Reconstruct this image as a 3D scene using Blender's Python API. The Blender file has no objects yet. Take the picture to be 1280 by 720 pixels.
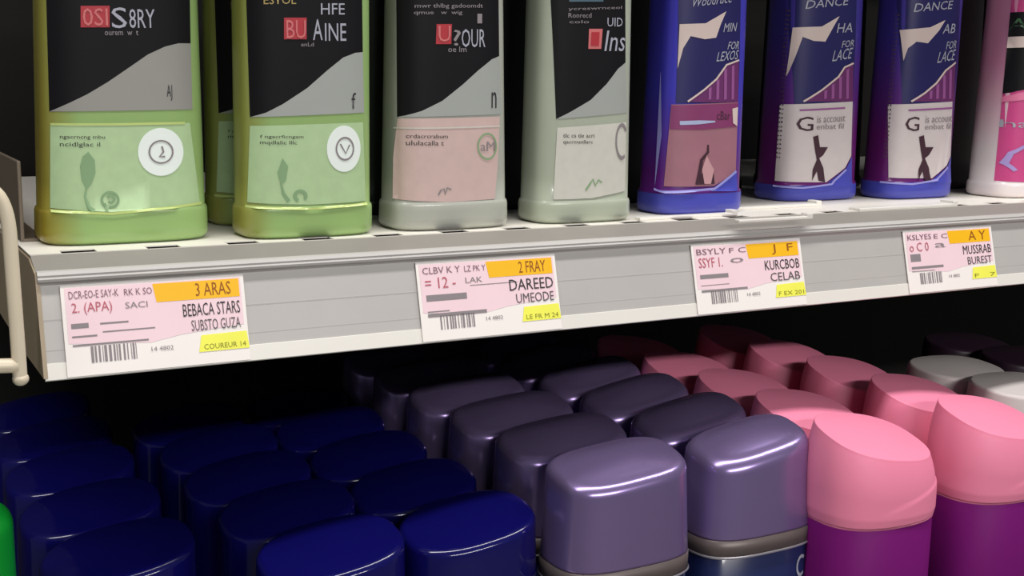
import bpy, bmesh, math, random
from mathutils import Vector, Matrix
random.seed(7)
C = bpy.context.scene.collection

# ------------------------------------------------------------------ camera
FPX, YAW, PITCH, ROLL = 1528.7, .5073, .1698, .0148
CAM = Vector((0, -.4797, .1158))
fwd = Vector((math.sin(YAW)*math.cos(PITCH), math.cos(YAW)*math.cos(PITCH), -math.sin(PITCH)))
r0 = Vector((math.cos(YAW), -math.sin(YAW), 0)); u0 = r0.cross(fwd)
RT = math.cos(ROLL)*r0 + math.sin(ROLL)*u0
UP = -math.sin(ROLL)*r0 + math.cos(ROLL)*u0
cd = bpy.data.cameras.new('camera'); cam = bpy.data.objects.new('camera', cd); C.objects.link(cam)
cd.sensor_width = 36; cd.lens = 36*FPX/1280; cd.clip_start = .01
cam.matrix_world = Matrix(((RT.x, UP.x, -fwd.x, CAM.x), (RT.y, UP.y, -fwd.y, CAM.y), (RT.z, UP.z, -fwd.z, CAM.z), (0, 0, 0, 1)))
bpy.context.scene.camera = cam

def ray(px, py): return RT*((px-640)/FPX) - UP*((py-360)/FPX) + fwd
def at_y(px, py, y): d = ray(px, py); return CAM + d*((y-CAM.y)/d.y)
def at_z(px, py, z): d = ray(px, py); return CAM + d*((z-CAM.z)/d.z)

# ------------------------------------------------------------------ materials
def lin(c): return tuple((v/255/12.92 if v/255 <= .04045 else ((v/255+.055)/1.055)**2.4) for v in c)
MATS = {}
def mat(name, rgb, rough=.5, metal=0, coat=0, noise=.04, scale=60, trans=0, sss=0, spec=.5, ior=1.45, sheen=0, coat_rough=.08):
    if name in MATS: return MATS[name]
    m = bpy.data.materials.new(name); m.use_nodes = True; nt = m.node_tree
    b = nt.nodes['Principled BSDF']
    tc = nt.nodes.new('ShaderNodeTexCoord'); nz = nt.nodes.new('ShaderNodeTexNoise')
    nz.inputs['Scale'].default_value = scale; nz.inputs['Detail'].default_value = 3
    nt.links.new(tc.outputs['Object'], nz.inputs['Vector'])
    mix = nt.nodes.new('ShaderNodeMix'); mix.data_type = 'RGBA'
    c = lin(rgb)
    mix.inputs['A'].default_value = tuple(max(0, v*(1-noise*2)) for v in c)+(1,)
    mix.inputs['B'].default_value = tuple(min(1, v*(1+noise*2)) for v in c)+(1,)
    nt.links.new(nz.outputs['Fac'], mix.inputs['Factor'])
    nt.links.new(mix.outputs['Result'], b.inputs['Base Color'])
    b.inputs['Roughness'].default_value = rough; b.inputs['Metallic'].default_value = metal
    b.inputs['Coat Weight'].default_value = coat; b.inputs['Coat Roughness'].default_value = coat_rough
    b.inputs['Transmission Weight'].default_value = trans; b.inputs['IOR'].default_value = ior
    b.inputs['Specular IOR Level'].default_value = spec
    if sss:
        b.inputs['Subsurface Weight'].default_value = sss
        b.inputs['Subsurface Radius'].default_value = (.01, .01, .006); b.inputs['Subsurface Scale'].default_value = .6
    MATS[name] = m
    return m
def ramp_mat(name, z0, rgb0, z1, rgb1, axis='Z', **kw):
    """two colours that run into each other along one axis of the object"""
    if name in MATS: return MATS[name]
    m = mat(name, rgb0, **kw); nt = m.node_tree; b = nt.nodes['Principled BSDF']
    tc = nt.nodes.new('ShaderNodeTexCoord'); sp = nt.nodes.new('ShaderNodeSeparateXYZ')
    mr = nt.nodes.new('ShaderNodeMapRange'); mr.inputs['From Min'].default_value = z0; mr.inputs['From Max'].default_value = z1
    mx = nt.nodes.new('ShaderNodeMix'); mx.data_type = 'RGBA'
    mx.inputs['A'].default_value = lin(rgb0)+(1,); mx.inputs['B'].default_value = lin(rgb1)+(1,)
    nt.links.new(tc.outputs['Object'], sp.inputs[0]); nt.links.new(sp.outputs[axis], mr.inputs['Value'])
    nt.links.new(mr.outputs['Result'], mx.inputs['Factor']); nt.links.new(mx.outputs['Result'], b.inputs['Base Color'])
    return m

# ------------------------------------------------------------------ object helpers
def link_mesh(name, bm, m, parent=None, smooth=True, loc=None):
    me = bpy.data.meshes.new(name); bm.normal_update()
    for f in bm.faces: f.smooth = smooth
    bm.to_mesh(me); bm.free(); me.materials.append(m)
    o = bpy.data.objects.new(name, me); C.objects.link(o)
    if parent: o.parent = parent
    if loc: o.location = loc
    return o
def tag(o, label=None, cat=None, group=None, kind=None):
    if label: o['label'] = label
    if cat: o['category'] = cat
    if group: o['group'] = group
    if kind: o['kind'] = kind
    return o
def thing(name, label, cat, loc=(0, 0, 0), group=None):
    o = bpy.data.objects.new(name, None); C.objects.link(o); o.location = loc; o.empty_display_size = .02
    return tag(o, label, cat, group)
def copy_tree(o, loc, label, group=None):
    c = o.copy(); C.objects.link(c); c.location = loc; c['label'] = label
    if group: c['group'] = group
    def rec(src, dst):
        for ch in list(src.children):
            k = ch.copy(); C.objects.link(k); k.parent = dst; k.matrix_parent_inverse = Matrix(); rec(ch, k)
    rec(o, c)
    return c
def add_box(bm, lo, hi, bev=0):
    r = bmesh.ops.create_cube(bm, size=1)
    vs = r['verts']; lo, hi = Vector(lo), Vector(hi)
    for v in vs: v.co = (lo+hi)/2 + Vector(((hi-lo).x*v.co.x, (hi-lo).y*v.co.y, (hi-lo).z*v.co.z))
    if bev:
        es = list({e for v in vs for e in v.link_edges})
        bmesh.ops.bevel(bm, geom=es, offset=bev, segments=2, affect='EDGES', profile=.5)
def rings_to_bm(rings, cap0=True, cap1=True):
    bm = bmesh.new(); V = [[bm.verts.new(p) for p in r] for r in rings]; n = len(V[0])
    for a, b in zip(V, V[1:]):
        for i in range(n):
            j = (i+1) % n; bm.faces.new((a[i], a[j], b[j], b[i]))
    if cap0: bm.faces.new(list(reversed(V[0])))
    if cap1: bm.faces.new(V[-1])
    return bm
def sgnpow(v, e): return math.copysign(abs(v)**e, v)
def ring(a, b, n, z, N=72):
    out = []
    for i in range(N):
        t = 2*math.pi*i/N; c, s = math.cos(t), math.sin(t)
        out.append(Vector((a*sgnpow(c, 2/n), b*sgnpow(s, 2/n), z)))
    return out
def extrude_profile(pts, x0, x1, nx=1):
    """closed (y,z) profile swept along x"""
    bm = bmesh.new(); rows = []
    for k in range(nx+1):
        x = x0+(x1-x0)*k/nx; rows.append([bm.verts.new((x, y, z)) for y, z in pts])
    n = len(pts)
    for a, b in zip(rows, rows[1:]):
        for i in range(n): bm.faces.new((a[i], b[i], b[(i+1) % n], a[(i+1) % n]))
    bm.faces.new(rows[0]); bm.faces.new(list(reversed(rows[-1])))
    bmesh.ops.recalc_face_normals(bm, faces=bm.faces)
    return bm
def tube(pts, r, N=12):
    pts = [Vector(p) for p in pts]; rings = []
    for i, p in enumerate(pts):
        d = (pts[min(i+1, len(pts)-1)]-pts[max(i-1, 0)]).normalized()
        a = d.cross(Vector((0, 1, 0))); a = a.normalized() if a.length > 1e-4 else Vector((1, 0, 0)); b = d.cross(a).normalized()
        rings.append([p+a*r*math.cos(2*math.pi*k/N)+b*r*math.sin(2*math.pi*k/N) for k in range(N)])
    bm = rings_to_bm(rings); bmesh.ops.recalc_face_normals(bm, faces=bm.faces)
    return bm

def poly_flat(pts, step):
    """filled 2-D polygon cut into fine strips so it can follow a curved wall"""
    bm = bmesh.new(); f = bm.faces.new([bm.verts.new((x, y, 0)) for x, y in pts]); f.normal_update()
    bmesh.ops.triangulate(bm, faces=[f], ngon_method='EAR_CLIP')
    xs = [p[0] for p in pts]; x = math.ceil(min(xs)/step)*step
    while x < max(xs):
        bmesh.ops.bisect_plane(bm, geom=bm.verts[:]+bm.edges[:]+bm.faces[:], plane_co=(x, 0, 0), plane_no=(1, 0, 0)); x += step
    bm.normal_update()
    if bm.faces and sum(f.normal.z*f.calc_area() for f in bm.faces) < 0: bmesh.ops.reverse_faces(bm, faces=bm.faces)
    return bm
def text_flat(s, width, height, shear=0):
    """lettering as a flat mesh filling width x height, lower left at the origin"""
    cu = bpy.data.curves.new('lettering', 'FONT'); cu.body = s; cu.resolution_u = 2; cu.shear = shear
    o = bpy.data.objects.new('lettering', cu); C.objects.link(o)
    dg = bpy.context.evaluated_depsgraph_get(); ev = o.evaluated_get(dg); me = ev.to_mesh()
    bm = bmesh.new(); bm.from_mesh(me); ev.to_mesh_clear()
    bpy.data.objects.remove(o); bpy.data.curves.remove(cu)
    if not bm.verts: return bm
    x0 = min(v.co.x for v in bm.verts); x1 = max(v.co.x for v in bm.verts)
    y0 = min(v.co.y for v in bm.verts); y1 = max(v.co.y for v in bm.verts)
    for v in bm.verts:
        v.co = Vector(((v.co.x-x0)/(x1-x0)*width, (v.co.y-y0)/(y1-y0)*height, 0))
    return bm

# ------------------------------------------------------------------ palette
M_white = mat('shelf_white_enamel', (236, 232, 222), .42, noise=.02)
M_rail = mat('price_rail_grey', (184, 181, 178), .45, noise=.02)
M_lip = mat('price_rail_lip', (232, 229, 222), .35, noise=.01)
M_beige = mat('end_plate_beige', (168, 152, 128), .5, noise=.03)
M_cream = mat('cream_coated_wire', (222, 210, 186), .35, noise=.02)
M_dark = mat('back_panel_dark', (14, 12, 10), .85, noise=.1, scale=8)
M_floor = mat('floor_tile', (120, 116, 110), .4, noise=.05, scale=3)
M_ink = mat('ink_dark', (48, 46, 50), .6, noise=.02)
M_inkg = mat('ink_grey', (140, 132, 136), .6, noise=.02)
M_inkr = mat('ink_red', (190, 96, 112), .6, noise=.02)
M_inkw = mat('ink_white', (168, 170, 184), .5, noise=.01)

# ------------------------------------------------------------------ setting
bm = bmesh.new(); add_box(bm, (-1.5, -5.5, -.92), (2.6, .45, -.9)); tag(link_mesh('floor', bm, M_floor, smooth=False), kind='structure')
bm = bmesh.new(); add_box(bm, (-1.5, .42, -.9), (2.6, .45, 1.0)); tag(link_mesh('wall_back', bm, M_dark, smooth=False), kind='structure')

# ------------------------------------------------------------------ shelves
X0, X1 = .0648, 1.25
DZ = .045                       # deck height the bottles stand on
def make_shelf(name, label, x0, x1, y_front, z_rail, dz, detail):
    t = thing(name, label, 'shelf', ((x0+x1)/2, .2, z_rail))
    off = Vector(((x0+x1)/2, .2, z_rail))
    def P(bm): bmesh.ops.translate(bm, verts=bm.verts, vec=-off); return bm
    f = lambda y, z: (y_front+y, z_rail+z)
    # price rail: a tilted strip with a lip below, a channel and a rounded bead above
    prof = [f(.0004, 0), f(0, .0006), f(.0089, .0352), f(.0082, .0360),
            f(.0068, .0368), f(.0066, .0378), f(.0074, .0384), f(.0072, .0392), f(.0082, .0404), f(.0098, .0408), f(.0112, .0404), f(.0122, .0398),
            f(.0132, .0394), f(.013, .0376), f(.0105, .034), f(.0034, .0050), f(.0015, .0002)]
    link_mesh('price_rail', P(extrude_profile(prof, x0, x1)), M_rail, t, smooth=False)
    bm = extrude_profile([f(.0118, .0398), f(.0122, .0404), f(.0248, dz+.0001), f(.0248, dz-.0008), f(.0128, .0394)], x0, x1)
    tag(link_mesh('rail_shoulder', P(bm), mat('rail_shoulder_grey', (138, 134, 128), .5, noise=.03), t, smooth=False), 'grey sloping shoulder behind the bead')
    # lower lip face of the rail, painted whiter for the light its tilt catches
    bm = extrude_profile([f(.0002, -.0003), f(-.0004, .0002), f(.0011, .0062), f(.0019, .0064), f(.0012, -.0003)], x0, x1)
    link_mesh('rail_lit_lip', P(bm), M_lip, t, smooth=False)
    if detail:
        for k, (s, h) in enumerate(((.30, .0003), (.62, .0003))):
            z = .0352*s; y = .0089*s
            bm = extrude_profile([f(y-.0001, z), f(y-.00003, z+h*2), f(y+.0006, z+h*2), f(y+.0004, z)], x0, x1)
            link_mesh('rail_rib', P(bm), M_rail, t, smooth=False)
    # deck with a row of punched slots behind the front edge
    bm = bmesh.new(); ys = [y_front+v for v in (.0242, .0254, .0335, .06, .41)]
    xs = [x0]; x = x0+.012
    while x < x1-.03:
        xs += [x, x+.0135]; x += .0335
    xs.append(x1)
    grid = [[bm.verts.new((x, y, z_rail+dz)) for y in ys] for x in xs]
    for i in range(len(xs)-1):
        for j in range(len(ys)-1):
            if j == 1 and i % 2 == 1: continue
            bm.faces.new((grid[i][j], grid[i+1][j], grid[i+1][j+1], grid[i][j+1]))
    r = bmesh.ops.extrude_face_region(bm, geom=bm.faces[:])
    bmesh.ops.translate(bm, verts=[v for v in r['geom'] if isinstance(v, bmesh.types.BMVert)], vec=(0, 0, -.0005))
    bmesh.ops.recalc_face_normals(bm, faces=bm.faces)
    link_mesh('deck', P(bm), M_white, t, smooth=False)
    # folded end plates and the tray underneath
    for xe, s in ((x0, 1), (x1, -1)):
        bm = bmesh.new()
        pts = [f(-.0005, .001), f(.0095, .0395), f(.0245, dz-.0014), f(.41, dz-.0014), f(.41, .012), f(.06, .0005)]
        vs = [bm.verts.new((xe-.0006*s, y, z)) for y, z in pts]; fc = bm.faces.new(vs)
        r = bmesh.ops.extrude_face_region(bm, geom=[fc]); bmesh.ops.translate(bm, verts=[v for v in r['geom'] if isinstance(v, bmesh.types.BMVert)], vec=(.0016*s, 0, 0))
        bmesh.ops.recalc_face_normals(bm, faces=bm.faces)
        link_mesh('end_plate', P(bm), M_beige, t, smooth=False)
    bm = bmesh.new(); add_box(bm, (x0+.002, y_front+.03, z_rail+.012), (x1-.002, y_front+.41, z_rail+.0155))
    link_mesh('under_tray', P(bm), M_dark, t, smooth=False)
    return t
make_shelf('store_shelf', 'white metal shelf with grey price rail carrying the tall shampoo bottles', X0, X1, 0, 0, DZ, True)
LZ = -.2413                      # lower deck
make_shelf('store_shelf', 'lower white metal shelf beneath the rows of capped bottles', -.10, X1, -.085, LZ-.045, .045, False)
make_shelf('store_shelf', 'unseen white metal shelf added above to shade the shampoo bottles', X0, X1, 0, .335, .045, False)  # out of view; added to keep the space behind the bottles dark

# bay divider at the left end: a low taupe guard plate standing on the deck
t = thing('shelf_guard', 'low taupe end guard standing on the left end of the white shelf', 'shelf guard', (.0675, .14, DZ))
bm = bmesh.new(); add_box(bm, (-.0008, -.075, .0), (.0008, .09, .034), .0006); link_mesh('guard_plate', bm, mat('guard_taupe', (120, 108, 94), .6), t, smooth=False)
bm = bmesh.new(); add_box(bm, (-.0008, -.075, 0), (.009, .09, .0012), .0003); link_mesh('foot_flange', bm, mat('guard_taupe', (120, 108, 94), .6), t, smooth=False)

# wire rack end left of the shelf
def wp(px, py, y=-.006): return at_y(px, py, y)
base = wp(26, 476)
t = thing('wire_rack', 'cream coated wire rack end with rounded corner left of the price rail', 'wire rack', base)
path = [wp(-140, 205), wp(-60, 221), wp(-18, 234), wp(-4, 243), wp(4, 256), wp(9, 272), wp(12, 292), wp(14, 320), wp(17, 360), wp(20, 400), wp(23, 440), wp(25, 470)]
# smooth the bend
sm = []
for i in range(len(path)-1):
    p0, p1, p2, p3 = path[max(i-1, 0)], path[i], path[i+1], path[min(i+2, len(path)-1)]
    for k in range(4):
        s = k/4; sm.append(.5*((2*p1)+(-p0+p2)*s+(2*p0-5*p1+4*p2-p3)*s*s+(-p0+3*p1-3*p2+p3)*s**3))
sm.append(path[-1])
sm.append(path[-1]+Vector((0, 0, -.0022)))
bm = tube([p-base for p in sm], .0026); link_mesh('frame_wire', bm, M_cream, t)
bm = tube([wp(-140, 462)-base, wp(-40, 459)-base, wp(12, 457)-base, wp(22, 457)-base], .0028); link_mesh('cross_wire', bm, M_cream, t)
bm = tube([wp(-90, 217)-base+Vector((0, .004, 0)), wp(-88, 300)-base, wp(-84, 462)-base], .0022); link_mesh('upright_wire', bm, M_cream, t)
bm = bmesh.new(); a = wp(26, 476)-base
bmesh.ops.create_uvsphere(bm, u_segments=14, v_segments=8, radius=.0030)
for v in bm.verts: v.co = Vector((v.co.x, v.co.y, v.co.z*.9)) + a + Vector((0, 0, .0008))
link_mesh('end_knob', bm, M_cream, t)

# ------------------------------------------------------------------ bottles
class Bottle:
    def __init__(s, name, label, group, cx, yf, wb, wt, body_mat, foot_px, foot_mat=None, n=3.6, dr=.6, H=.178, lean=0):
        s.yf = yf; s.n = n; s.wb = wb; s.wt = wt; s.lean = lean
        s.b = wb*dr/2; s.cx = cx; s.cy = yf+s.b; s.H = H
        s.root = thing(name, label, 'bottle', (cx, s.cy, DZ), group)
        s.vf = max(.008, at_y(*foot_px, yf).z-DZ)
        s.step = .0009
        rings = []
        def R(z, k=1.0, inset=0, nn=None):
            a, b = s.half(z); rings.append([p+Vector((s.lean*z, 0, 0)) for p in ring((a-inset)*k, (b-inset)*k, nn or n, z)])
        R(0, inset=.004); R(.0004, inset=.0022); R(.0014, inset=.0008); R(.003)
        for k in range(1, 4): R(.003+(s.vf-.0012-.003)*k/3)
        foot_rings = list(rings)
        R(s.vf, inset=s.step*.35); R(s.vf+.0006, inset=s.step)
        h1 = H*.83
        for k in range(1, 13): R(s.vf+.0006+(h1-s.vf)*k/12, inset=s.step)
        for k in range(1, 9):                                    # shoulders close in to the neck
            q = k/8; a, b = s.half(h1); e = math.sin(q*math.pi/2); cz = h1+(H-h1)*(1-math.cos(q*math.pi/2))*.9+.0006
            rr = .0125; aa = a-s.step+(rr-a)*e**2.4*1.0; bb = b-s.step+(rr-b)*e**2.4
            rings.append([p+Vector((s.lean*cz, 0, 0)) for p in ring(aa, bb, n+(2-n)*q, cz)])
        z = rings[-1][0].z
        rings.append([p+Vector((s.lean*z, 0, 0)) for p in ring(.0125, .0125, 2, z+.006)])
        s.body = link_mesh('body', rings_to_bm(rings), body_mat, s.root)
        if foot_mat:                                             # a differently coloured base band wraps the foot
            ft = [[Vector((p.x*1.004, p.y*1.006, p.z)) for p in r] for r in foot_rings[1:]]
            link_mesh('base_band', rings_to_bm(ft, False, False), foot_mat, s.root)
        # flip cap
        zc = z+.004
        rc = [ring(.0165, .0165, 2, zc, 40), ring(.0172, .0172, 2, zc+.001, 40), ring(.0168, .0168, 2, zc+.017, 40), ring(.0158, .0158, 2, zc+.0185, 40), ring(.012, .012, 2, zc+.0192, 40)]
        rc = [[p+Vector((s.lean*zc, 0, 0)) for p in r] for r in rc]
        link_mesh('cap', rings_to_bm(rc), body_mat, s.root)
    def half(s, z):
        w = s.wb+(s.wt-s.wb)*min(z/.1, 1.6); return w/2, s.b*(w/s.wb)
    def uv(s, px, py):
        p = at_y(px, py, s.yf); return (p.x-s.cx, p.z-DZ)
    def on(s, u, v, lift):
        a, b = s.half(v); ins = s.step if v > s.vf else 0
        a -= ins-lift; b -= ins-lift; x = u-s.lean*v; k = min(abs(x)/a, .992)
        y = -b*(1-k**s.n)**(1/s.n)
        return Vector((math.copysign(k*a, x)+s.lean*v, y, v))
    def wrap(s, bm, name, m, lift, parent=None):
        for v in bm.verts: v.co = s.on(v.co.x, v.co.y, lift)
        return link_mesh(name, bm, m, parent or s.root)
    def poly(s, name, pts, m, lift, parent=None, step=.002):
        return s.wrap(poly_flat([s.uv(*p) for p in pts], step), name, m, lift, parent)
    def text(s, string, x0, y0, x1, y1, m, lift, parent=None, rise=0, shear=0, name='lettering'):
        """lettering filling the box whose corners show at (x0,y1) lower left and (x1,y0) upper right"""
        a = s.uv(x0, y1); b = s.uv(x1, y1-rise); c = s.uv(x0, y0)
        w = b[0]-a[0]; h = c[1]-a[1]; bm = text_flat(string, w, h, 0)
        for v in bm.verts:
            q = v.co.x/w if w else 0
            v.co = Vector((a[0]+v.co.x+shear*v.co.y, a[1]+(b[1]-a[1])*q+v.co.y, 0))
        return s.wrap(bm, name, m, lift, parent)
def circ(cx, cy, rx, ry, n=36): return [(cx+rx*math.cos(2*math.pi*i/n), cy+ry*math.sin(2*math.pi*i/n)) for i in range(n)]
def ringpoly(cx, cy, rx, ry, t, a0=0, a1=330, n=30):
    o = [(cx+rx*math.cos(math.radians(a0+(a1-a0)*i/n)), cy+ry*math.sin(math.radians(a0+(a1-a0)*i/n))) for i in range(n+1)]
    k = [(cx+rx*t*math.cos(math.radians(a0+(a1-a0)*i/n)), cy+ry*t*math.sin(math.radians(a0+(a1-a0)*i/n))) for i in range(n+1)]
    return o+k[::-1]
def stroke(pts, w):
    """polyline with a width, in pixels of the photograph"""
    L, R = [], []
    for i, p in enumerate(pts):
        a = pts[max(i-1, 0)]; b = pts[min(i+1, len(pts)-1)]; dx, dy = b[0]-a[0], b[1]-a[1]; l = math.hypot(dx, dy) or 1
        ww = w[i] if isinstance(w, (list, tuple)) else w
        L.append((p[0]-dy/l*ww/2, p[1]+dx/l*ww/2)); R.append((p[0]+dy/l*ww/2, p[1]-dx/l*ww/2))
    return L+R[::-1]

M_green = ramp_mat('green_bottle', -.034, (150, 134, 44), -.019, (152, 184, 116), axis='X', rough=.28, coat=.3, sss=.25)  # yellowish left flank: light through the bottle put into the colour
M_clear = mat('pale_bottle', (176, 178, 168), .25, coat=.3, sss=.2, noise=.02)
M_clear2 = mat('pale_green_bottle', (176, 184, 166), .25, coat=.3, sss=.2, noise=.02)
M_label = mat('label_black', (24, 23, 26), .5, spec=.15, noise=.04)
M_wave = mat('label_grey', (150, 149, 144), .45, noise=.02)
M_wave2 = mat('label_light_grey', (164, 168, 164), .45, noise=.02)
M_stg = mat('sticker_pale_green', (178, 206, 158), .5, noise=.05, scale=200)
M_stp = mat('sticker_pale_pink', (206, 180, 174), .5, noise=.04, scale=200)
M_stw = mat('sticker_off_white', (208, 206, 196), .5, noise=.04, scale=200)
M_seal = mat('seal_white', (240, 250, 244), .45, noise=.01)
M_red = mat('label_red', (176, 44, 56), .5)
M_redl = mat('label_red_lines', (206, 110, 112), .5)
M_leaf = mat('leaf_print', (134, 168, 124), .55)
M_gold = mat('label_gold', (170, 150, 90), .5)
M_lite = mat('edge_pale_green', (196, 214, 132), .3, coat=.4)

def shampoo(idx, cx, yf, wb, wt, lean, body, wave_m, label, left, top_r, curve, sticker_pts, sticker_m, foot_px, group='front row of dark labelled shampoo bottles', H=.178):
    s = Bottle('shampoo_bottle', label, group, cx, yf, wb, wt, body, foot_px, lean=lean, H=H)
    lx, ly = left; rx, rb = top_r
    dark = s.poly('label_panel', [(lx-6, -105), (rx-2, -105)]+curve, M_label, .0002)
    tag(dark, 'black upper label')
    wv = s.poly('wave_panel', curve[::-1]+[(rx+2, rb)], wave_m, .0002); tag(wv, 'grey wave shaped label below the black one')
    st = s.poly('ingredient_sticker', sticker_pts, sticker_m, .0003)
    return s, dark, wv, st

s1, d1, w1, k1 = shampoo(1, .1078, .0414, .0705, .0668, .012, M_green, M_wave, 'leftmost green shampoo bottle with black label and round white seal at the shelf end', (65, 140), (242, 137),
    [(242, 54), (225, 54), (208, 58), (186, 68), (160, 86), (135, 103), (110, 118), (90, 128), (65, 140)],
    [(66, 157), (240, 154), (247, 205), (254, 255), (190, 261), (140, 265), (66, 262)], M_stg, (150, 263))
s1.poly('seal', circ(202, 190, 29, 30), M_seal, .0005, k1); s1.poly('seal_emblem', ringpoly(202, 190, 16, 15, .86, 0, 359), M_inkg, .0007, k1)
s1.poly('seal_emblem', stroke([(203, 183), (205, 190), (200, 196), (207, 196)], 2.5), M_inkg, .0007, k1)
s1.poly('red_block', [(102, 7), (138, 7), (138, 34), (102, 34)], M_red, .0004, d1)
s1.text('0SI', 105, 10, 136, 32, M_redl, .0006, d1); s1.text('S', 141, 9, 160, 35, M_inkw, .0004, d1)
s1.text('8RY', 163, 11, 195, 35, M_inkw, .0004, d1); s1.text('ourem  w  t', 132, 38, 174, 44, M_inkg, .0004, d1)
s1.text('AJ', 210, 106, 217, 126, M_ink, .0004, w1)
s1.text('ngacrncng mbu', 77, 169, 132, 175, M_ink, .0005, k1); s1.text('ncidlglac il', 77, 178, 126, 185, M_ink, .0005, k1)
s1.poly('leaf_print', [(111, 190), (119, 200), (120, 216), (115, 230), (109, 237), (103, 226), (101, 208), (104, 196)], M_leaf, .0005, k1)
s1.poly('leaf_print', stroke([(109, 234), (107, 246), (112, 260), (118, 264)], [2, 3, 5, 6]), M_leaf, .0005, k1)
s1.poly('leaf_print', ringpoly(138, 250, 12, 11, .72, 110, 460), M_leaf, .0005, k1)
s1.poly('leaf_print', ringpoly(139, 249, 6, 6, .4, 200, 500), M_leaf, .0006, k1); s1.poly('leaf_print', stroke([(134, 264), (133, 258), (131, 254)], 3), M_leaf, .0006, k1)
s1.poly('edge_or_highlight', stroke([(66, 156), (150, 155.5), (233, 154)], 3), M_lite, .0005, k1)
s1.poly('foot_highlight', stroke([(66, 265), (140, 267), (190, 262), (256, 255)], 3.2), M_lite, .0006)  # pale line paints the highlight along the foot's top edge

s2, d2, w2, k2 = shampoo(2, .1847, .0306, .0612, .0605, .006, M_green, M_wave2, 'second green shampoo bottle from the left with black label and oval white seal', (318, 147), (457, 141),
    [(457, 65), (446, 66), (430, 72), (410, 88), (385, 110), (355, 130), (335, 141), (318, 147)],
    [(318, 158), (457, 153), (461, 252), (390, 256), (316, 255)], M_stg, (390, 259))
s2.poly('seal', circ(431, 186, 22, 29), M_seal, .0005, k2); s2.poly('seal_emblem', ringpoly(432, 186, 12, 15, .84, 0, 359), M_inkg, .0007, k2)
s2.poly('seal_emblem', stroke([(426, 180), (433, 192), (438, 181)], 2), M_inkg, .0007, k2)
s2.poly('red_block', [(356, 22), (384, 22), (384, 49), (356, 49)], M_red, .0004, d2); s2.text('BU', 359, 25, 383, 48, M_redl, .0006, d2)
s2.text('A', 392, 24, 404, 50, M_inkw, .0004, d2); s2.text('INE', 407, 29, 434, 51, M_inkw, .0004, d2); s2.text('HFE', 402, 4, 432, 18, M_inkw, .0004, d2)
s2.text('ESTOL', 332, -6, 371, 5, M_gold, .0004, d2); s2.text('enLd', 377, 53, 393, 58, M_inkg, .0004, d2)
s2.text('f', 441, 116, 447, 136, M_ink, .0004, w2)
s2.text('f ngacrficngam', 328, 169, 380, 174, M_ink, .0005, k2); s2.text('mqdlalic lllc', 328, 176, 372, 182, M_ink, .0005, k2)
s2.poly('leaf_print', [(354, 198), (361, 208), (358, 226), (352, 232), (348, 216)], M_leaf, .0005, k2)
s2.poly('leaf_print', stroke([(352, 228), (355, 242), (362, 252)], [2, 4, 5]), M_leaf, .0005, k2)
s2.poly('leaf_print', ringpoly(376, 245, 9, 8, .5, 110, 400), M_leaf, .0005, k2)
s2.poly('foot_highlight', stroke([(314, 260), (390, 261), (462, 255)], 3), M_lite, .0006)  # painted highlight on the upper edge of the foot

s3, d3, w3, k3 = shampoo(3, .2563, .0322, .0612, .057, -.002, M_clear, M_wave2, 'pale clear shampoo bottle with black label and pink lower sticker', (507, 147), (630, 143),
    [(629, 70), (618, 74), (600, 88), (580, 106), (555, 126), (530, 139), (507, 147)],
    [(507, 149), (629, 146), (626, 200), (621, 249), (560, 253), (498, 251), (502, 200)], M_stp, (555, 254))
s3.poly('red_block', [(548, 30), (567, 30), (566, 55), (547, 55)], M_red, .0004, d3); s3.text('U', 550, 32, 565, 52, M_redl, .0006, d3)
s3.text('?', 569, 37, 578, 57, M_inkg, .0004, d3); s3.text('OUR', 579, 36, 609, 59, M_inkw, .0004, d3); s3.text('I', 599, 17, 605, 29, M_inkg, .0004, d3)
s3.text('mwr thlbg gadoomdt', 523, 4, 606, 11, M_inkg, .0004, d3); s3.text('qmue   w  wig', 522, 13, 580, 19, M_inkg, .0004, d3); s3.text('oe lm', 562, 58, 585, 65, M_inkg, .0004, d3)
s3.text('n', 617, 115, 624, 135, M_ink, .0004, w3)
s3.text('crdacrcrabum', 513, 168, 561, 173, M_ink, .0005, k3); s3.text('ululacalla t', 513, 176, 556, 182, M_ink, .0005, k3)
s3.poly('seal_emblem', ringpoly(611, 183, 13, 17, .86, 60, 419), M_leaf, .0006, k3); s3.text('aM', 602, 177, 621, 189, M_inkg, .0006, k3)
s3.poly('leaf_print', stroke([(549, 244), (552, 238), (556, 236), (557, 243), (560, 235), (565, 237)], 2), M_inkg, .0005, k3)
s3.poly('edge_or_highlight', stroke([(503, 161), (560, 160), (629, 158)], 1.6), M_stw, .0005, k3)

s4, d4, w4, k4 = shampoo(4, .33, .0329, .0569, .0545, 0, M_clear2, M_wave2, 'pale grey shampoo bottle with black label and white sticker beside the blue bottles', (699, 149), (787, 141),
    [(786, 78), (775, 86), (760, 105), (740, 125), (715, 140), (699, 149)],
    [(700, 160), (787, 153), (785, 239), (740, 248), (695, 250)], M_stw, (730, 252))
s4.poly('red_block', [(738, 36), (755, 36), (753, 61), (737, 61)], M_redl, .0004, d4); s4.poly('red_block', [(741, 40), (751, 40), (750, 57), (740, 57)], M_red, .0006, d4)
s4.text('Ins', 757, 38, 783, 64, M_inkw, .0004, d4, shear=.15)
s4.text('Ronrecd', 713, 16, 741, 22, M_inkg, .0004, d4); s4.text('ycreswrnceol', 713, 9, 780, 14, M_inkg, .0004, d4, rise=2); s4.text('UID', 761, 22, 781, 33, M_inkw, .0004, d4)
s4.text('colo', 714, 25, 738, 29, M_inkg, .0004, d4); s4.poly('print_bar', [(714, -6), (756, -6), (756, 2), (714, 2)], mat('label_teal', (70, 96, 110), .5), .0004, d4)
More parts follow.
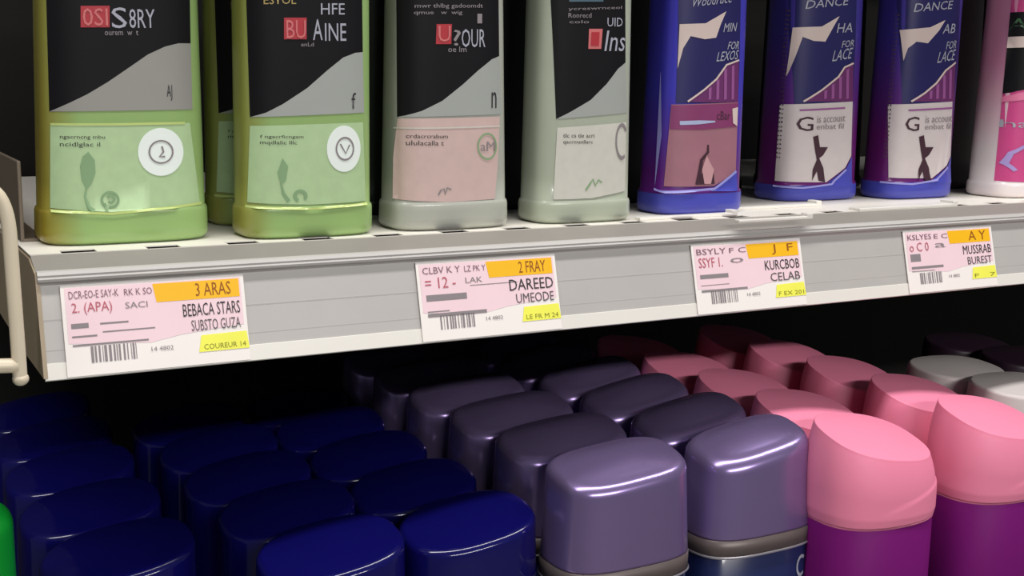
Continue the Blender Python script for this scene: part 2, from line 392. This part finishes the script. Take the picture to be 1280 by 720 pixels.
s4.text('tlc cs tle acri', 706, 167, 744, 172, M_ink, .0005, k4); s4.text('qacrmanllarc', 706, 175, 742, 181, M_ink, .0005, k4)
s4.poly('seal_emblem', ringpoly(780, 177, 9, 23, .8, 60, 320), M_inkg, .0006, k4)
s4.poly('leaf_print', stroke([(733, 238), (739, 229), (742, 224), (745, 232), (749, 225), (753, 228)], 2.2), M_leaf, .0005, k4)

# blue bottles
M_bluebody = ramp_mat('blue_violet_bottle', .022, (92, 30, 120), .065, (66, 62, 186), rough=.3, coat=.3)
M_bluefoot = mat('blue_base', (70, 74, 176), .35, coat=.3)
M_violet = ramp_mat('violet_bottle', .040, (100, 30, 106), .10, (66, 56, 146), rough=.3, coat=.3)
M_navy = mat('label_navy', (36, 34, 92), .4)
M_rib = mat('ribbon_pale', (214, 196, 190), .5)
M_bars = mat('label_plum', (104, 44, 100), .5)
M_barl = mat('label_plum_light', (150, 84, 146), .5)
M_mauve = mat('sticker_mauve', (158, 108, 122), .5, noise=.08, scale=60)
M_mauve2 = mat('sticker_plum', (132, 56, 104), .5)
M_bwhite = mat('sticker_cream', (206, 196, 196), .5, noise=.03, scale=150)
M_fig = mat('print_brown', (62, 32, 46), .6)
M_lil = mat('foot_highlight_lilac', (150, 148, 214), .4)  # colour of the painted highlight along the blue foot
def blue_bottle(cx, yf, wb, wt, lean, body, label, foot, navy, ribbon, diag, bars_end, sticker, sm, texts, H=.178):
    s = Bottle('shampoo_bottle', label, 'blue and violet bottles', cx, yf, wb, wt, body, foot, M_bluefoot, lean=lean, H=H)
    d = s.poly('label_panel', navy, M_navy, .0002)
    s.poly('ribbon_print', ribbon, M_rib, .0004, d)
    b = s.poly('bar_print', diag+bars_end, M_bars, .0003, d)
    s.poly('edge_or_highlight', stroke(diag, 2.2), M_rib, .0005, d)
    for k in range(4):
        q = .42+.15*k; x = diag[0][0]+(diag[-1][0]-diag[0][0])*q
        yt = None
        for p, r in zip(diag, diag[1:]):
            if p[0] <= x <= r[0]: yt = p[1]+(r[1]-p[1])*(x-p[0])/(r[0]-p[0])
        s.poly('bar_print', [(x-2, yt+5), (x+1.6, yt+3), (x+1, bars_end[-1][1]-4), (x-2.4, bars_end[-1][1]-3)], M_barl, .0005, d)
    k_ = s.poly('ingredient_sticker', sticker, sm, .0003)
    p, q = sticker[-2], sticker[2]
    s.poly('foot_wedge', [(p[0]-4, p[1]+6), (p[0]+2, p[1]+1)]+[(x+1, y+1) for x, y in sticker[2:-1][::-1]]+[(q[0]+1, p[1]+6)], M_bluefoot, .00045)
    for a in texts: s.text(a[0], *a[1:5], M_inkw, .0005, d, rise=a[5], shear=a[6])
    return s, d, k_
s5, d5, k5 = blue_bottle(.4117, .0444, .0575, .055, .010, M_bluebody, 'royal blue bottle with navy label and mauve sticker next to the pale bottles', (860, 240),
    [(858, -105), (932, -105), (928, 80), (926, 129), (850, 129), (853, 60)],
    [(855, 30), (884, 29), (910, 14), (903, 30), (897, 47), (883, 49), (866, 45), (858, 60), (852, 86)],
    [(862, 127), (882, 112), (897, 99), (910, 81), (927, 75)], [(926, 128), (880, 128)],
    [(846, 131), (926, 128), (923, 214), (908, 224), (893, 233), (838, 234)], M_mauve,
    [('Woodruce', 866, -4, 916, 9, 6, .3), ('MIN', 906, 29, 922, 40, 1, .2), ('FOR', 911, 52, 926, 62, 1, .25), ('LEXOS', 897, 65, 924, 77, 3, .25)])
s5.poly('plum_band', [(846, 132), (926, 129), (925, 158), (880, 162), (844, 162)], M_mauve2, .0005, k5)
s5.poly('print_bar', stroke([(853, 154), (875, 153), (895, 152)], [5, 5, 2]), mat('print_pale_blue', (170, 180, 214), .5), .0006, k5)
s5.poly('figure_print', stroke([(886, 181), (886, 190), (878, 200), (876, 212), (872, 231)], [2, 3, 4, 4, 4]), M_fig, .0006, k5)
s5.poly('figure_print', [(875, 231), (876, 218), (885, 212), (893, 217), (894, 230)], M_fig, .0006, k5)
s5.poly('figure_print', [(878, 212), (884, 194), (888, 203), (893, 212), (889, 230), (881, 230)], mat('print_flesh', (196, 150, 156), .5), .0008, k5)
s5.text('cBar', 897, 139, 914, 150, M_fig, .0006, k5); s5.poly('print_bar', [(917, 136), (925, 134), (924, 158), (918, 154)], M_rib, .0007, k5)
s5.poly('edge_or_highlight', stroke([(828, 238), (836, 241), (893, 236), (922, 214)], 3), M_lil, .0012)  # lilac line paints the highlight on top of the blue foot
s5.poly('edge_or_highlight', stroke([(840, 90), (837, 170), (832, 236)], 3), M_lil, .0006)
for (cx, yf, wb, wt, ln, lab, fo, navy, rib, dg, be, st, tx, g, fg) in (
    (.5275, .0772, .0640, .0605, .006, 'violet bottle with cream sticker, second of the blue bottles, set back behind its neighbours', (1000, 230),
     [(1003, -105), (1078, -105), (1073, 60), (1069, 128), (1000, 130), (1000, 60)],
     [(1002, 34), (1030, 33), (1052, 20), (1044, 34), (1034, 52), (1020, 51), (1009, 46), (1003, 68), (996, 96)],
     [(1008, 127), (1030, 112), (1050, 96), (1058, 84), (1070, 79)], [(1069, 127), (1030, 127)],
     [(992, 131), (1069, 127), (1067, 195), (1058, 210), (1046, 219), (1034, 228), (985, 228)],
     [('DANCE', 1012, 0, 1062, 11, 5, .2), ('HA', 1048, 29, 1068, 41, 1, .2), ('FOR', 1054, 51, 1070, 60, 2, .2), ('LACE', 1042, 63, 1066, 77, 4, .25)], (1000, 146, 1018, 164), 1018),
    (.5985, .0643, .0584, .0560, .020, 'violet bottle with cream sticker, rightmost violet one, beside the pink bottle', (1130, 226),
     [(1138, -105), (1207, -105), (1203, 60), (1197, 128), (1134, 130), (1136, 60)],
     [(1137, 37), (1165, 34), (1184, 25), (1176, 38), (1162, 54), (1149, 52), (1141, 60), (1137, 76)],
     [(1142, 127), (1158, 116), (1172, 104), (1184, 88), (1198, 78)], [(1197, 127), (1164, 127)],
     [(1127, 131), (1194, 127), (1193, 195), (1186, 207), (1176, 215), (1166, 223), (1121, 223)],
     [('DANCE', 1147, 4, 1192, 15, 4, .2), ('AB', 1180, 30, 1196, 42, 1, .2), ('FOR', 1184, 52, 1198, 62, 2, .2), ('LACE', 1173, 65, 1195, 79, 4, .25)], (1135, 146, 1150, 164), 1150)):
    s, d, k_ = blue_bottle(cx, yf, wb, wt, ln, M_violet, lab, fo, navy, rib, dg, be, st, M_bwhite, tx)
    s.text('G', g[0], g[1], g[2], g[3], M_fig, .0006, k_)
    s.poly('print_bar', stroke([(g[0]+4, 138), (g[0]+58, 135)], 2.2), M_barl, .0006, k_)
    s.text('is accoust', g[0]+23, 145, g[0]+58, 154, M_inkg, .0006, k_, rise=2); s.text('enbat fil', g[0]+22, 155, g[0]+56, 162, M_inkg, .0006, k_, rise=1)
    s.poly('figure_print', [(fg, 171), (fg+6, 169), (fg+8, 184), (fg+18, 184), (fg+12, 194), (fg+7, 198), (fg+12, 210), (fg+14, 228), (fg+6, 226), (fg+4, 214), (fg-2, 226), (fg-1, 212), (fg+4, 200), (fg+2, 188)], M_fig, .0006, k_)
    s.poly('edge_or_highlight', stroke([(st[-1][0]-8, st[-1][1]+6), (st[-1][0]+18, st[-1][1]+7), (st[-2][0]+4, st[-2][1]+2), (st[-4][0], st[-4][1]+2)], 2.4), M_lil, .0013)  # foot highlight painted as a lilac line
    # vertical row of tiny print down the left flank
    bm = bmesh.new()
    for q in range(34):
        v = .026+q*.0026
        for e in (0, 1):
            tt = math.pi+(.16+.10*e)
            a, b = s.half(v); a -= s.step-.0003; b -= s.step-.0003
            def pt(th, z): return Vector((a*sgnpow(math.cos(th), 2/s.n)+s.lean*z, b*sgnpow(math.sin(th), 2/s.n), z))
            hgt = random.uniform(.0006, .0012)
            bm.faces.new([bm.verts.new(pt(tt, v)), bm.verts.new(pt(tt+.06, v)), bm.verts.new(pt(tt+.06, v+hgt)), bm.verts.new(pt(tt, v+hgt))])
    link_mesh('flank_lettering', bm, mat('print_dull_mauve', (96, 74, 92), .6), s.root)
    if fg == 1018: s6 = s
    else: s7 = s

# pink and white bottle at the right edge
M_pinkbody = ramp_mat('white_pink_bottle', .03, (236, 226, 226), .085, (238, 160, 192), rough=.3, coat=.3, sss=.15)
M_hot = mat('label_hot_pink', (204, 74, 136), .45)
s8 = Bottle('shampoo_bottle', 'white to pink bottle with hot pink label, rightmost on the upper shelf', 'front row of dark labelled shampoo bottles', .6849, .0419, .0735, .070, M_pinkbody, (1262, 231), lean=.012)
d8 = s8.poly('label_panel', [(1272, -105), (1352, -105), (1350, 228), (1246, 228), (1254, 150), (1266, 30)], M_hot, .0002)
b8 = s8.poly('black_block', [(1268, 15), (1349, 12), (1348, 122), (1300, 108), (1282, 114), (1257, 131), (1262, 80)], M_label, .0004, d8)
s8.poly('print_bar', [(1270, 46), (1340, 43), (1340, 57), (1270, 60)], M_rib, .0006, b8); s8.text('HAIR CAR', 1272, 22, 1340, 38, mat('print_grass', (64, 104, 70), .5), .0006, b8)
s8.text('Shampoo', 1262, 150, 1330, 163, M_inkw, .0005, d8); s8.poly('leaf_print', stroke([(1276, 214), (1270, 205), (1274, 192), (1284, 184), (1300, 186)], 4), mat('print_lilac', (170, 150, 210), .5), .0005, d8)
s8.poly('pink_swoop', [(1256, 134), (1282, 117), (1300, 111), (1346, 124), (1346, 134), (1300, 122), (1282, 126)], mat('label_light_pink', (224, 120, 160), .45), .0006, d8)

# second row standing behind
def behind(s, dx, dy, label): return copy_tree(s.root, (s.cx+dx, s.cy+dy, DZ), label, 'second row bottles standing behind the front row')
behind(s1, .012, .052, 'green shampoo bottle half hidden right behind the leftmost front bottle')
behind(s2, .001, .052, 'green shampoo bottle hidden directly behind the second green bottle')
def dark_bottle(x, y, w, rgb, name, label):  # near-black body colours stand in for the shade in the gaps
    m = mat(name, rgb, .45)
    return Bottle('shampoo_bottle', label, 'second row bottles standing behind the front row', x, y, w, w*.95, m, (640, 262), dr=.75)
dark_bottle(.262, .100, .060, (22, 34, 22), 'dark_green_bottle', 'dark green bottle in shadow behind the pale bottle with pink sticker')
dark_bottle(.333, .100, .060, (18, 26, 20), 'gap_shade_green_black', 'stand-in bottle with shade painted near black, behind the pale bottle with white sticker')
dark_bottle(.402, .105, .062, (14, 14, 18), 'gap_shade_black', 'stand-in bottle with shade painted black, behind the royal blue bottle')
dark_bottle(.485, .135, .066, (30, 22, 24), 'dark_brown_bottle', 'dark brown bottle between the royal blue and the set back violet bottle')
dark_bottle(.588, .135, .070, (24, 18, 24), 'gap_shade_violet', 'stand-in bottle with shade painted dark, behind the gap between the two violet bottles')
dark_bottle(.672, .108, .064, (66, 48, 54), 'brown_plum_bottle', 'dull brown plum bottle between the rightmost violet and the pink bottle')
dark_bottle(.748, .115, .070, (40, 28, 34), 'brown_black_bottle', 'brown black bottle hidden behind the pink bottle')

# loose white plastic strips on the front ledge
def strip(px, z, x_len, label, w=.006):
    p = at_z(*px, z)
    t = thing('plastic_strip', label, 'plastic strip', (p.x, p.y, DZ), 'white plastic strips lying on the shelf ledge')
    bm = bmesh.new(); add_box(bm, (0, 0, 0), (x_len, w, .0016), .0004)
    link_mesh('flat_bar', bm, M_lip, t, smooth=False)
    bm = bmesh.new(); add_box(bm, (x_len-.0005, 0, 0), (x_len+.0035, w+.001, .0032), .0004); link_mesh('stop_tab', bm, M_lip, t, smooth=False)
    return t
strip((924, 279), DZ, .046, 'white plastic strip at the shelf edge in front of the set back violet bottle', .004)
strip((920, 263), DZ, .060, 'white plastic strip under the front of the set back violet bottle', .007)
strip((800, 276), DZ, .060, 'white plastic strip under the front of the royal blue bottle', .005)
strip((1075, 264), DZ, .075, 'long white plastic strip in front of the rightmost violet bottle', .009)

# ------------------------------------------------------------------ price tags
M_orange = mat('tag_orange', (250, 190, 10), .55, noise=.02)
M_lime = mat('tag_lime', (246, 246, 92), .55, noise=.03)
M_tagp = mat('tag_pink_print', (244, 214, 222), .55, noise=.02)
M_tagw = mat('tag_paper', (246, 240, 236), .55, noise=.01)
TW, TH = .0715, .0352
N_f = Vector((0, -.0352, .0089)).normalized()
def fas(x, v): return Vector((x, .0089/.0352*v, v))       # point on the channel floor at height v
def price_tag(x, z0, label, big, small, date, yel, head, bars):
    o = fas(x, z0) + N_f*.0012
    ux = Vector((1, 0, 0)); uy = Vector((0, .0089, .0352)).normalized()
    t = thing('price_tag', label, 'price tag', o, 'price tags in the shelf rail')
    def place(bm, lift):
        for v in bm.verts: v.co = ux*v.co.x + uy*v.co.y + N_f*(lift+v.co.z)
        bm.normal_update(); return bm
    def quad(name, pts, m, lift, parent):
        bm = poly_flat([(a*TW, b*TH) for a, b in pts], .01); return link_mesh(name, place(bm, lift), m, parent, smooth=False)
    bm = bmesh.new(); add_box(bm, (0, 0, -.0004), (TW, TH, .0), 0)
    card = link_mesh('card', place(bm, 0), M_tagw, t, smooth=False)
    quad('pink_field', [(.02, .36), (.02, .97), (.98, .97), (.98, .42), (.62, .36), (.45, .30)], M_tagp, .0001, card)
    tag(quad('price_strip', [(.50, .745), (.97, .745), (.97, .955), (.485, .955)], M_orange, .0002, card), 'orange strip')
    tag(quad('lime_strip', [(.71, .14), (1.0, .14), (.99, .34), (.73, .33)], M_lime, .0002, card), 'lime yellow strip')
    def txt(s, x0, y0, x1, y1, m, lift=.0003):
        bm = text_flat(s, (x1-x0)*TW, (y1-y0)*TH)
        for v in bm.verts: v.co += Vector((x0*TW, y0*TH, 0))
        link_mesh('lettering', place(bm, lift), m, card, smooth=False)
    mp = mat('ink_mauve', (128, 96, 110), .6)
    txt(head[0], .04, .845, .30, .93, mp); txt(head[1], .33, .845, .48, .92, mp)
    txt(head[2], .05, .66, .26, .80, M_inkr); txt(head[3], .33, .70, .45, .77, M_inkg)
    txt(yel, .72, .78, .92, .93, mat('ink_brown', (150, 84, 10), .6)); 
    txt(big, .64, .555, .965, .70, M_ink); txt(small, .68, .385, .96, .51, mat('ink_mid', (92, 88, 92), .6))
    txt(date, .74, .165, .98, .225, mat('ink_olive', (140, 140, 40), .6))
    for (a, b, c, d) in bars: quad('rule', [(a, b), (c, b+.0), (c, d), (a, d)], M_inkg, .0002, card)
    # barcode
    bx = .13; bm = bmesh.new()
    while bx < .37:
        w = random.choice((.004, .006, .010, .014)); x0, x1, y0, y1 = bx*TW, (bx+w)*TW, .135*TH, .315*TH
        bm.faces.new([bm.verts.new(q) for q in ((x0, y0, 0), (x1, y0, 0), (x1, y1, 0), (x0, y1, 0))]); bx += w+random.choice((.006, .010, .014))
    link_mesh('barcode', place(bm, .0002), M_inkg, card, smooth=False)
    txt('14 4802', .45, .20, .57, .25, M_inkg)
    return t
BZ = .0005
price_tag(.0727, BZ, 'leftmost price tag below the leftmost green bottle', 'BEBACA STARS', 'SUBSTO GUZA', 'COUREUR 14', '3 ARAS', ('DCR-EO-E SAY-K', 'RK K SO', '2. (APA)', 'SACI'),
          [(.04, .52, .13, .575), (.19, .545, .34, .565), (.04, .42, .17, .44), (.20, .455, .48, .47), (.04, .325, .44, .345)])
price_tag(.2218, BZ, 'price tag below the two pale bottles, second from the left', 'DAREED', 'UMEODE', 'LE FR M 24', '2 FRAY', ('CLBV K Y', 'LZ PK Y', '= 12 -', 'LAK'),
          [(.05, .50, .33, .58), (.05, .36, .20, .375), (.05, .30, .46, .345), (.36, .66, .70, .67)])
price_tag(.3727, BZ, 'price tag below the royal blue bottle, second from the right', 'KURCBOB', 'CELAB', 'F EX 201', 'J  F', ('BSYLY', 'F C', 'SSYF 1.', 'o'),
          [(.05, .50, .30, .56), (.05, .40, .30, .41), (.05, .31, .46, .34)])
price_tag(.5195, BZ, 'rightmost price tag below the rightmost violet bottle', 'MUSSRAB', 'BUREST', 'F   7', 'A Y', ('KSLYES', 'E C', 'o C 0', 'a'),
          [(.05, .50, .16, .62), (.05, .38, .40, .42), (.05, .34, .30, .35)])

# ------------------------------------------------------------------ deodorant sticks
def cap_bm(a, b, n, zb, zt, tilt_x, tilt_y, fillet, dome, side=None, N=72, levels=10, slope=0):
    """cap shell; zb/zt heights, tilt of the top across and along, rounded or crisp rim, domed top"""
    def top(x, y):                       # the front part may slope away more steeply than the rear
        q = .004-y; return zt+tilt_x*x+tilt_y*y-slope*(q+math.sqrt(q*q+.000016))/2
    rings = []
    lv = [0, .03]+[k/levels for k in range(1, levels+1)]
    def sc(s): return side(s) if side else 1
    for s_ in lv:
        k = sc(s_); r = ring(a*k, b*k, n, 0, N); out = []
        for p in r:
            ze = top(p.x, p.y)-fillet; out.append(Vector((p.x, p.y, zb+(ze-zb)*s_)))
        rings.append(out)
    k = sc(1)
    F = 6
    for j in range(1, F+1):
        ph = j/F*math.pi/2; ins = fillet*(1-math.cos(ph)); r = ring(a*k-ins, b*k-ins, n, 0, N)
        rings.append([Vector((p.x, p.y, top(p.x, p.y)-fillet*(1-math.sin(ph)))) for p in r])
    a2, b2 = a*k-fillet, b*k-fillet
    for j in range(1, 10):
        rho = 1-j/9.3; r = ring(a2*rho, b2*rho, n+(2-n)*(1-rho), 0, N)
        rings.append([Vector((p.x, p.y, top(p.x, p.y)+dome*(1-rho*rho))) for p in r])
    return rings_to_bm(rings)
def body_bm(a, b, n, z1, N=64):
    return rings_to_bm([ring(a-.003, b-.003, n, 0, N), ring(a-.0008, b-.0008, n, .001, N), ring(a, b, n, .003, N), ring(a, b, n, z1*.5, N), ring(a, b, n, z1-.001, N), ring(a-.001, b-.001, n, z1, N)])

M_lilac = mat('cap_silver_lilac', (152, 132, 184), .25, metal=.7, noise=.02)
M_collar = mat('collar_taupe', (104, 94, 92), .4, metal=.3)
M_nbody = mat('body_navy', (28, 38, 84), .3, coat=.3)
M_pcap = mat('cap_pink', (244, 140, 172), .5, sss=.1, noise=.01)
M_pbody = mat('body_purple', (108, 20, 102), .5, spec=.12, noise=.02)
M_bcap = mat('cap_deep_blue', (13, 11, 82), .2, coat=.7, spec=.2, noise=.02)
M_bbody = mat('body_deep_blue', (22, 24, 96), .35)
M_wcap = mat('cap_white', (206, 198, 196), .45, noise=.01)
M_dcap = mat('cap_dark_plum', (46, 30, 44), .45)
M_gcap = mat('cap_bright_green', (10, 140, 44), .35, coat=.2)

ORD = ['front', 'second', 'third', 'fourth', 'fifth', 'sixth', 'seventh']
def column(make, x, y0, pitch, n, zbase, desc, group, jit=.0012, dx=0.0, shift=0.0):
    proto = None
    for k in range(n):
        loc = (x+dx*k+(shift if k else 0)+random.uniform(-jit, jit), y0+pitch*k+random.uniform(-jit, jit)*.5, zbase)
        lab = desc % (ORD[k] )
        if proto is None: proto = make(); proto.location = loc; proto['label'] = lab; proto['group'] = group
        else: copy_tree(proto, loc, lab, group)
    return proto

# silver lilac caps ------------------------------------------------
def bottle_root(): return thing('toiletry_bottle', '', 'bottle')
def gray_stick(tiltx=.08, round_=.0048, a=.0362, b=.0232, taper=.06):
    t = bottle_root(); H = -.0603-LZ; zc = H-.048; n = 3.1
    link_mesh('body', body_bm(a-.0006, b-.0006, n, zc-.0085), M_nbody, t)
    r = [ring(a-.0012, b-.0012, n, zc-.0095), ring(a+.0002, b+.0002, n, zc-.009), ring(a+.0004, b+.0004, n, zc-.0005), ring(a-.001, b-.001, n, zc)]
    tag(link_mesh('collar', rings_to_bm(r), M_collar, t), 'taupe collar ring')
    r = [ring(a+.0004, b+.0004, n, zc-.0096), ring(a+.0009, b+.0009, n, zc-.009), ring(a+.0004, b+.0004, n, zc-.0083)]
    link_mesh('seam_line', rings_to_bm(r, False, False), mat('seam_silver', (170, 168, 176), .3, metal=.5), t)
    link_mesh('cap', cap_bm(a, b, n, zc, H-.0015, tiltx, .09, round_, .0030, side=lambda s: 1-taper*s, slope=.12), M_lilac, t)
    bm = bmesh.new(); N = 24; ro, ri = .0048, .0033
    def P(ang, r):
        u = .0215+r*math.cos(ang)*.8; z = zc-.021+r*math.sin(ang)*1.25; k = min(abs(u)/(a-.0004), .99)
        return Vector((u, -(b-.0002)*(1-k**n)**(1/n), z))
    vs = [(bm.verts.new(P(math.radians(50+i*260/N), ro)), bm.verts.new(P(math.radians(50+i*260/N), ri))) for i in range(N+1)]
    for p, q in zip(vs, vs[1:]): bm.faces.new((p[0], q[0], q[1], p[1]))
    bmesh.ops.recalc_face_normals(bm, faces=bm.faces)
    link_mesh('emblem', bm, M_inkw, t)
    return t
gl = 'navy bottle with silver lilac cap, %s in the left lilac row'
gr = 'navy bottle with silver lilac cap, %s in the lilac row beside pink caps'
column(gray_stick, .3173, -.0137, .0505, 6, LZ, gl, 'silver lilac capped bottles', dx=-.0008)
column(lambda: gray_stick(.15, .0062, taper=.11), .4010, -.0091, .0505, 6, LZ, gr, 'silver lilac capped bottles')

# pink caps --------------------------------------------------------
def pink_stick():
    t = bottle_root(); H = -.0635-LZ
    a, b, n = .0358, .0258, 2.5; zc = H-.0412
    link_mesh('body', body_bm(a-.0006, b-.0006, n, zc+.001), M_pbody, t)
    def side(s): return 1-.34*max(0, s-.42)**2 - .03*max(0, .15-s)/.15
    bm = cap_bm(a, b, n, zc, H, -.15, .30, .0007, .0025, side=side, levels=40, N=120)
    for v in bm.verts:                       # a swoosh ridge: the shell is a little fuller below a rising curve
        x, y, z = v.co; h = z-zc
        if y < .006:
            edge = .0115+.009*x/.036; fade = min(1, max(0, (x+.016)/.022))
            k = 1+.018*fade*min(1, max(0, (edge-h)/.0012+.5)); v.co.x *= k; v.co.y *= k
    link_mesh('cap', bm, M_pcap, t)
    return t
column(pink_stick, .4617, -.0369, .0535, 5, LZ, 'purple bottle with slanted pink cap, %s in the left pink row', 'pink capped bottles', shift=.0055)
column(pink_stick, .5490, -.0385, .0540, 5, LZ, 'purple bottle with slanted pink cap, %s in the right pink row', 'pink capped bottles', shift=.003)

# deep blue caps ---------------------------------------------------
def blue_stick():
    t = bottle_root(); H = -.0868-LZ
    a, b, n = .0335, .0246, 2.5; zc = H-.050
    link_mesh('body', body_bm(a-.0006, b-.0006, n, zc+.001), M_bbody, t)
    link_mesh('cap', cap_bm(a, b, n, zc, H, .12, .16, .0032, .0022, side=lambda s: 1-.04*s), M_bcap, t)
    return t
bp = column(blue_stick, .2470, .0045, .058, 5, LZ, 'deep blue capped bottle, %s in the blue row beside lilac caps', 'deep blue capped bottles', dx=-.0008)
column(blue_stick, .1781, .0020, .0555, 5, LZ, 'deep blue capped bottle, %s in the middle blue row', 'deep blue capped bottles', dx=-.001)
column(blue_stick, .0963, .0400, .062, 5, LZ, 'deep blue capped bottle, %s in the leftmost blue row', 'deep blue capped bottles')

# white and plum caps ----------------------------------------------
def plain_stick(cap_m, body_m, drop=0):
    def make():
        t = bottle_root(); H = -.068-LZ-drop
        a, b, n = .0352, .0258, 2.5; zc = H-.048
        link_mesh('body', body_bm(a-.0006, b-.0006, n, zc+.001), body_m, t)
        link_mesh('cap', cap_bm(a, b, n, zc, H, -.04, .10, .0024, .0024, side=lambda s: 1-.2*max(0, s-.5)**2), cap_m, t)
        return t
    return make
column(plain_stick(M_wcap, mat('body_rose', (150, 84, 100), .45)), .6425, .0164, .0528, 2, LZ, 'bottle with plain white cap, %s in the white row right of pink caps', 'white capped bottles')
column(plain_stick(M_dcap, mat('body_plum', (60, 34, 54), .5), .004), .729, .0290, .0528, 3, LZ, 'bottle with dark plum cap, %s in the far right row', 'plum capped bottles')

# green cap at the lower left --------------------------------------
GH = -.0535-LZ
t = thing('toiletry_bottle', 'bright green capped bottle at the lower left corner beside the deep blue caps', 'bottle', (.0238, .020, LZ))
link_mesh('body', body_bm(.0282, .0222, 2.4, GH-.055), mat('body_green', (14, 120, 44), .4), t)
link_mesh('cap', cap_bm(.0288, .0228, 2.4, GH-.056, GH, 0, .03, .006, .003), M_gcap, t)

# ------------------------------------------------------------------ light
def area(name, loc, target, sx, sy, power, col):
    l = bpy.data.lights.new(name, 'AREA'); l.shape = 'RECTANGLE'; l.size = sx; l.size_y = sy; l.energy = power; l.color = col
    o = bpy.data.objects.new(name, l); C.objects.link(o); o.location = loc
    o.rotation_euler = (Vector(target)-Vector(loc)).to_track_quat('-Z', 'Y').to_euler(); return o
for ty, pw in ((-.30, 33), (-3.5, 78)):
    area('ceiling_tube_light', (.4, ty, 1.5), (.4, ty*.4 if ty < -1 else -.1, 0), 2.8, .14, pw, (1, .97, .94))
w = bpy.data.worlds.new('store_air'); bpy.context.scene.world = w; w.use_nodes = True
w.node_tree.nodes['Background'].inputs[0].default_value = (.9, .92, 1, 1); w.node_tree.nodes['Background'].inputs[1].default_value = .11

sc = bpy.context.scene
sc.view_settings.view_transform = 'Standard'; sc.view_settings.look = 'None'; sc.view_settings.gamma = 1; sc.view_settings.use_curve_mapping = False
sc.view_settings.exposure = 0
